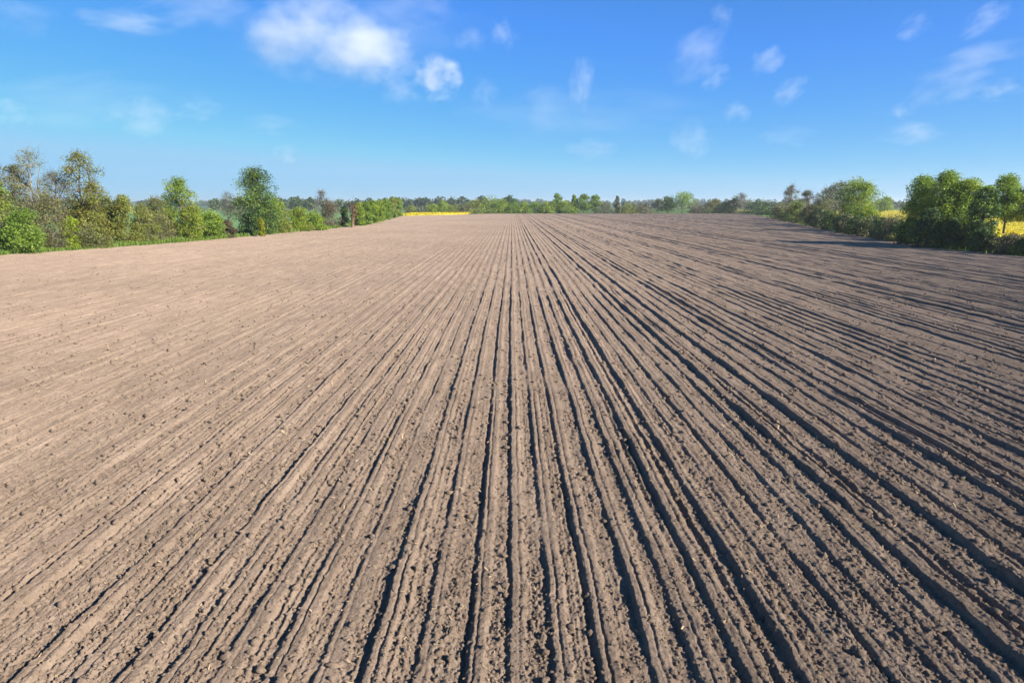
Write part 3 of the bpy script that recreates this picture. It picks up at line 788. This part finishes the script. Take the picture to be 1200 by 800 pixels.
# ---------------------------------------------------------------- clouds: volumes of droplets at their real height
def cloud_material():
    m, nt, N, L = newmat('cloud_vapour')
    tc = N.new('ShaderNodeTexCoord').outputs['Object']
    oi = N.new('ShaderNodeObjectInfo')
    off = N.new('ShaderNodeVectorMath'); off.operation = 'ADD'; L.new(tc, off.inputs[0])
    cx = N.new('ShaderNodeCombineXYZ')
    for k in range(3): L.new(mathn(N, L, 'MULTIPLY', oi.outputs['Random'], (37.0, 53.0, 19.0)[k]), cx.inputs[k])
    L.new(cx.outputs[0], off.inputs[1])
    f1 = noise(N, L, off.outputs[0], 1.35, 7, 0.64)
    ln = N.new('ShaderNodeVectorMath'); ln.operation = 'LENGTH'; L.new(tc, ln.inputs[0])
    fall = mathn(N, L, 'SUBTRACT', 1.0, mathn(N, L, 'POWER', ln.outputs['Value'], 1.6))
    s = mathn(N, L, 'ADD', mathn(N, L, 'MULTIPLY', fall, 0.55), mathn(N, L, 'MULTIPLY', mathn(N, L, 'SUBTRACT', f1, 0.5), 3.2))
    s = mathn(N, L, 'SUBTRACT', s, 0.16)
    s = mathn(N, L, 'MULTIPLY', s, mathn(N, L, 'MULTIPLY', fall, 3.0, clamp=True))
    at = N.new('ShaderNodeAttribute'); at.attribute_type = 'OBJECT'; at.attribute_name = 'vapour'
    den = mathn(N, L, 'MULTIPLY', mathn(N, L, 'MAXIMUM', s, 0.0), at.outputs['Fac'])
    pv = N.new('ShaderNodeVolumePrincipled'); pv.inputs['Color'].default_value = (1, 1, 1, 1); pv.inputs['Anisotropy'].default_value = 0.0
    L.new(den, pv.inputs['Density'])
    out = N.new('ShaderNodeOutputMaterial'); L.new(pv.outputs[0], out.inputs['Volume'])
    return m
CLOUD = cloud_material()
_cv, _cf = ico(3)
CLOUD_ME = make_mesh('cloud', _cv, [_cf], CLOUD)
def cloud(px, py, w, h, dens, label, roll=0.0, alt=750.0):
    el = math.atan((400 - py) / F) - PITCH
    Y = alt / tan(max(el, 0.05)); X = x_at(px, Y)
    Z = height_at(py, Y)
    d = Y * cos(PITCH) - (Z - CAM_H) * sin(PITCH)
    X = (px - 600) / F * d
    sx = w / 2 * d / F * 1.15; sz = h / 2 * d / F * 1.15; sy = (sx + sz) / 2
    o = link('cloud', CLOUD_ME, None, (X, Y, Z)); o.scale = (sx, sy, sz); o.rotation_euler = (0, -radians(roll), 0)
    o['vapour'] = dens / sy
    o['label'] = label; o['category'] = 'cloud'; o['group'] = 'clouds in the blue sky'
    return o
CL = [
    (368, 44, 164, 110, 1.15, 'largest bright white cloud high left of centre', -8),
    (438, 60, 130, 78, 1.1, 'fluffy white right half of the largest cloud', 0),
    (512, 92, 62, 54, 1.3, 'small compact bright white puff below right of the largest cloud', 0),
    (470, 106, 46, 34, 1.6, 'thin pale shred left of the compact white puff', 0),
    (568, 110, 36, 36, 1.0, 'faint pale wisp right of the compact white puff', 0),
    (590, 40, 30, 34, 1.3, 'small slanted wisp near the top right of the largest cloud', 35),
    (552, 46, 34, 30, 0.9, 'faint small wisp between the largest cloud and slanted wisp', 0),
    (225, 10, 150, 46, 0.42, 'wide thin veil at the top edge left of the largest cloud', 8),
    (480, 8, 90, 44, 1.2, 'pale veil at the top edge right of the largest cloud', 0),
    (20, 16, 80, 50, 0.9, 'pale veil at the top left corner', 0),
    (10, 136, 46, 34, 1.7, 'small pale cloud at the left edge', 0),
    (165, 138, 70, 44, 1.9, 'pale soft cloud low above the yellow green young tree', 0),
    (232, 130, 50, 26, 1.3, 'flat faint wisp right of the pale soft cloud', 10),
    (336, 181, 30, 20, 1.2, 'tiny low wisp above right of the tall dark tree', 0),
    (320, 146, 70, 22, 0.8, 'faint flat grey wisp low left of centre', 0),
    (683, 100, 30, 54, 1.9, 'narrow upright wisp in the middle of the sky', 0),
    (645, 128, 70, 46, 1.0, 'faint broken wisp left of the narrow upright wisp', 0),
    (692, 176, 60, 26, 1.3, 'flat low wisp above the far tree group', 0),
    (815, 64, 72, 50, 1.7, 'slanted feathery cloud right of centre', 40),
    (838, 90, 32, 26, 1.4, 'small tuft at the lower end of the slanted feathery cloud', 35),
    (899, 73, 38, 32, 1.9, 'compact slanted white tuft right of the feathery cloud', 40),
    (926, 106, 38, 26, 1.7, 'slanted pale tuft below the compact slanted tuft', 30),
    (864, 131, 26, 28, 1.4, 'small dim tuft left of the low sky middle', 30),
    (810, 162, 44, 40, 1.6, 'low pale cloud above the round green tree', -20),
    (845, 20, 26, 30, 0.9, 'faint upright wisp near the top edge right of centre', 40),
    (1070, 32, 40, 24, 1.2, 'dim slanted wisp left of the bright slanted streak', 40),
    (1156, 24, 50, 30, 1.9, 'bright slanted streak in the top right corner', 38),
    (1115, 102, 84, 40, 1.25, 'long pale cloud low in the right sky', 22),
    (1170, 106, 44, 24, 1.8, 'flat white wisp near the right edge', 0),
    (1068, 156, 64, 28, 1.6, 'low flat pale cloud above the leafy green tree', 0),
    (1058, 130, 26, 20, 1.3, 'tiny tuft above the low flat pale cloud', 20),
    (1150, 70, 150, 40, 0.28, 'wide faint veil in the right sky', 14),
    (925, 160, 60, 22, 0.8, 'faint low wisp above the grey trees', 0),
    (110, 120, 280, 60, 0.16, 'broad faint veil low over the left trees', 5),
    (690, 140, 320, 70, 0.15, 'broad faint veil low over the middle of the horizon', 0),
    (420, 40, 330, 120, 0.12, 'broad faint veil around the largest cloud', 0),
    (150, 25, 120, 30, 0.4, 'thin streak of veil in the left upper sky', -4),
]
for c_ in CL: cloud(*(c_ if c_[2] > 100 or c_[4] == 1.3 and c_[2] == 62 else c_[:2] + (c_[2] * 1.2, c_[3] * 1.15, c_[4] * 0.17) + c_[5:]))

# ---------------------------------------------------------------- air
def haze(density):
    m, nt, N, L = newmat('haze_air')
    pv = N.new('ShaderNodeVolumePrincipled'); pv.inputs['Color'].default_value = (0.80, 0.89, 1, 1)
    pv.inputs['Density'].default_value = density; pv.inputs['Anisotropy'].default_value = 0.25
    out = N.new('ShaderNodeOutputMaterial'); L.new(pv.outputs[0], out.inputs['Volume'])
    x, y0, y1, z0, z1 = 9300, -9300, 9300, -14, 62
    V = [(-x, y0, z0), (x, y0, z0), (x, y1, z0), (-x, y1, z0), (-x, y0, z1), (x, y0, z1), (x, y1, z1), (-x, y1, z1)]
    Fq = [(0, 3, 2, 1), (4, 5, 6, 7), (0, 1, 5, 4), (1, 2, 6, 5), (2, 3, 7, 6), (3, 0, 4, 7)]
    o = link('haze', make_mesh('haze', V, [np.array(Fq)], m)); structure(o, 'stuff', 'thin bluish haze over the whole countryside', 'haze')
haze(0.00017)

# ---------------------------------------------------------------- light, sky, camera
SUN_EL, SX, SY = radians(26.5), 0.85, -0.53                       # sun to the right and a little behind the camera
sun = bpy.data.lights.new('sun', 'SUN'); sun.energy = 5.0; sun.angle = radians(0.53); sun.color = (1.0, 0.91, 0.78)
so = bpy.data.objects.new('sun', sun); COL.objects.link(so)
from mathutils import Vector
dirv = Vector((SX, SY, 0)).normalized() * cos(SUN_EL) + Vector((0, 0, sin(SUN_EL)))
so.rotation_euler = dirv.to_track_quat('Z', 'Y').to_euler()

w = bpy.data.worlds.new('World'); sc.world = w; w.use_nodes = True
nt = w.node_tree; N, L = nt.nodes, nt.links
for n_ in list(N): N.remove(n_)
sky = N.new('ShaderNodeTexSky'); sky.sky_type = 'NISHITA'; sky.sun_disc = False
sky.sun_elevation = SUN_EL; sky.sun_rotation = math.atan2(SX, SY)
sky.altitude = 200; sky.air_density = 0.6; sky.dust_density = 0.0; sky.ozone_density = 6.0
# the photograph's deep polarised blue: the physical sky with its own contrast per colour channel
sp = N.new('ShaderNodeSeparateColor'); L.new(sky.outputs[0], sp.inputs[0])
cb = N.new('ShaderNodeCombineColor')
for k_, (cl_, pw_, kk_) in enumerate(((3.0, 1.6, 0.235), (4.8, 0.72, 0.98), (4.0, 1.0, 1.12))):
    v_ = mathn(N, L, 'MINIMUM', sp.outputs[k_], cl_)
    L.new(mathn(N, L, 'ADD', mathn(N, L, 'MULTIPLY', mathn(N, L, 'POWER', v_, pw_), kk_), 0.16 if k_ == 0 else 0.0), cb.inputs[k_])
bg = N.new('ShaderNodeBackground'); bg.inputs['Strength'].default_value = 0.085; L.new(cb.outputs[0], bg.inputs[0])
wo = N.new('ShaderNodeOutputWorld'); L.new(bg.outputs[0], wo.inputs[0])

cd = bpy.data.cameras.new('camera'); cam = bpy.data.objects.new('camera', cd); COL.objects.link(cam)
cam.location = (0, 0, CAM_H); cam.rotation_euler = (pi / 2 - PITCH, 0, 0)
cd.sensor_width = 36; cd.lens = 36 * F / 1200; cd.clip_start = 0.1; cd.clip_end = 60000
sc.camera = cam

sc.view_settings.view_transform = 'Standard'; sc.view_settings.look = 'None'
sc.view_settings.exposure = 1.3; sc.view_settings.gamma = 1.0; sc.view_settings.use_curve_mapping = False
sc.render.engine = 'CYCLES'
cy = sc.cycles
cy.max_bounces = 6; cy.diffuse_bounces = 3; cy.glossy_bounces = 1; cy.transmission_bounces = 3; cy.volume_bounces = 3
cy.volume_step_rate = 1.0; cy.volume_max_steps = 128
cy.use_denoising = True; cy.use_adaptive_sampling = True; cy.adaptive_threshold = 0.02
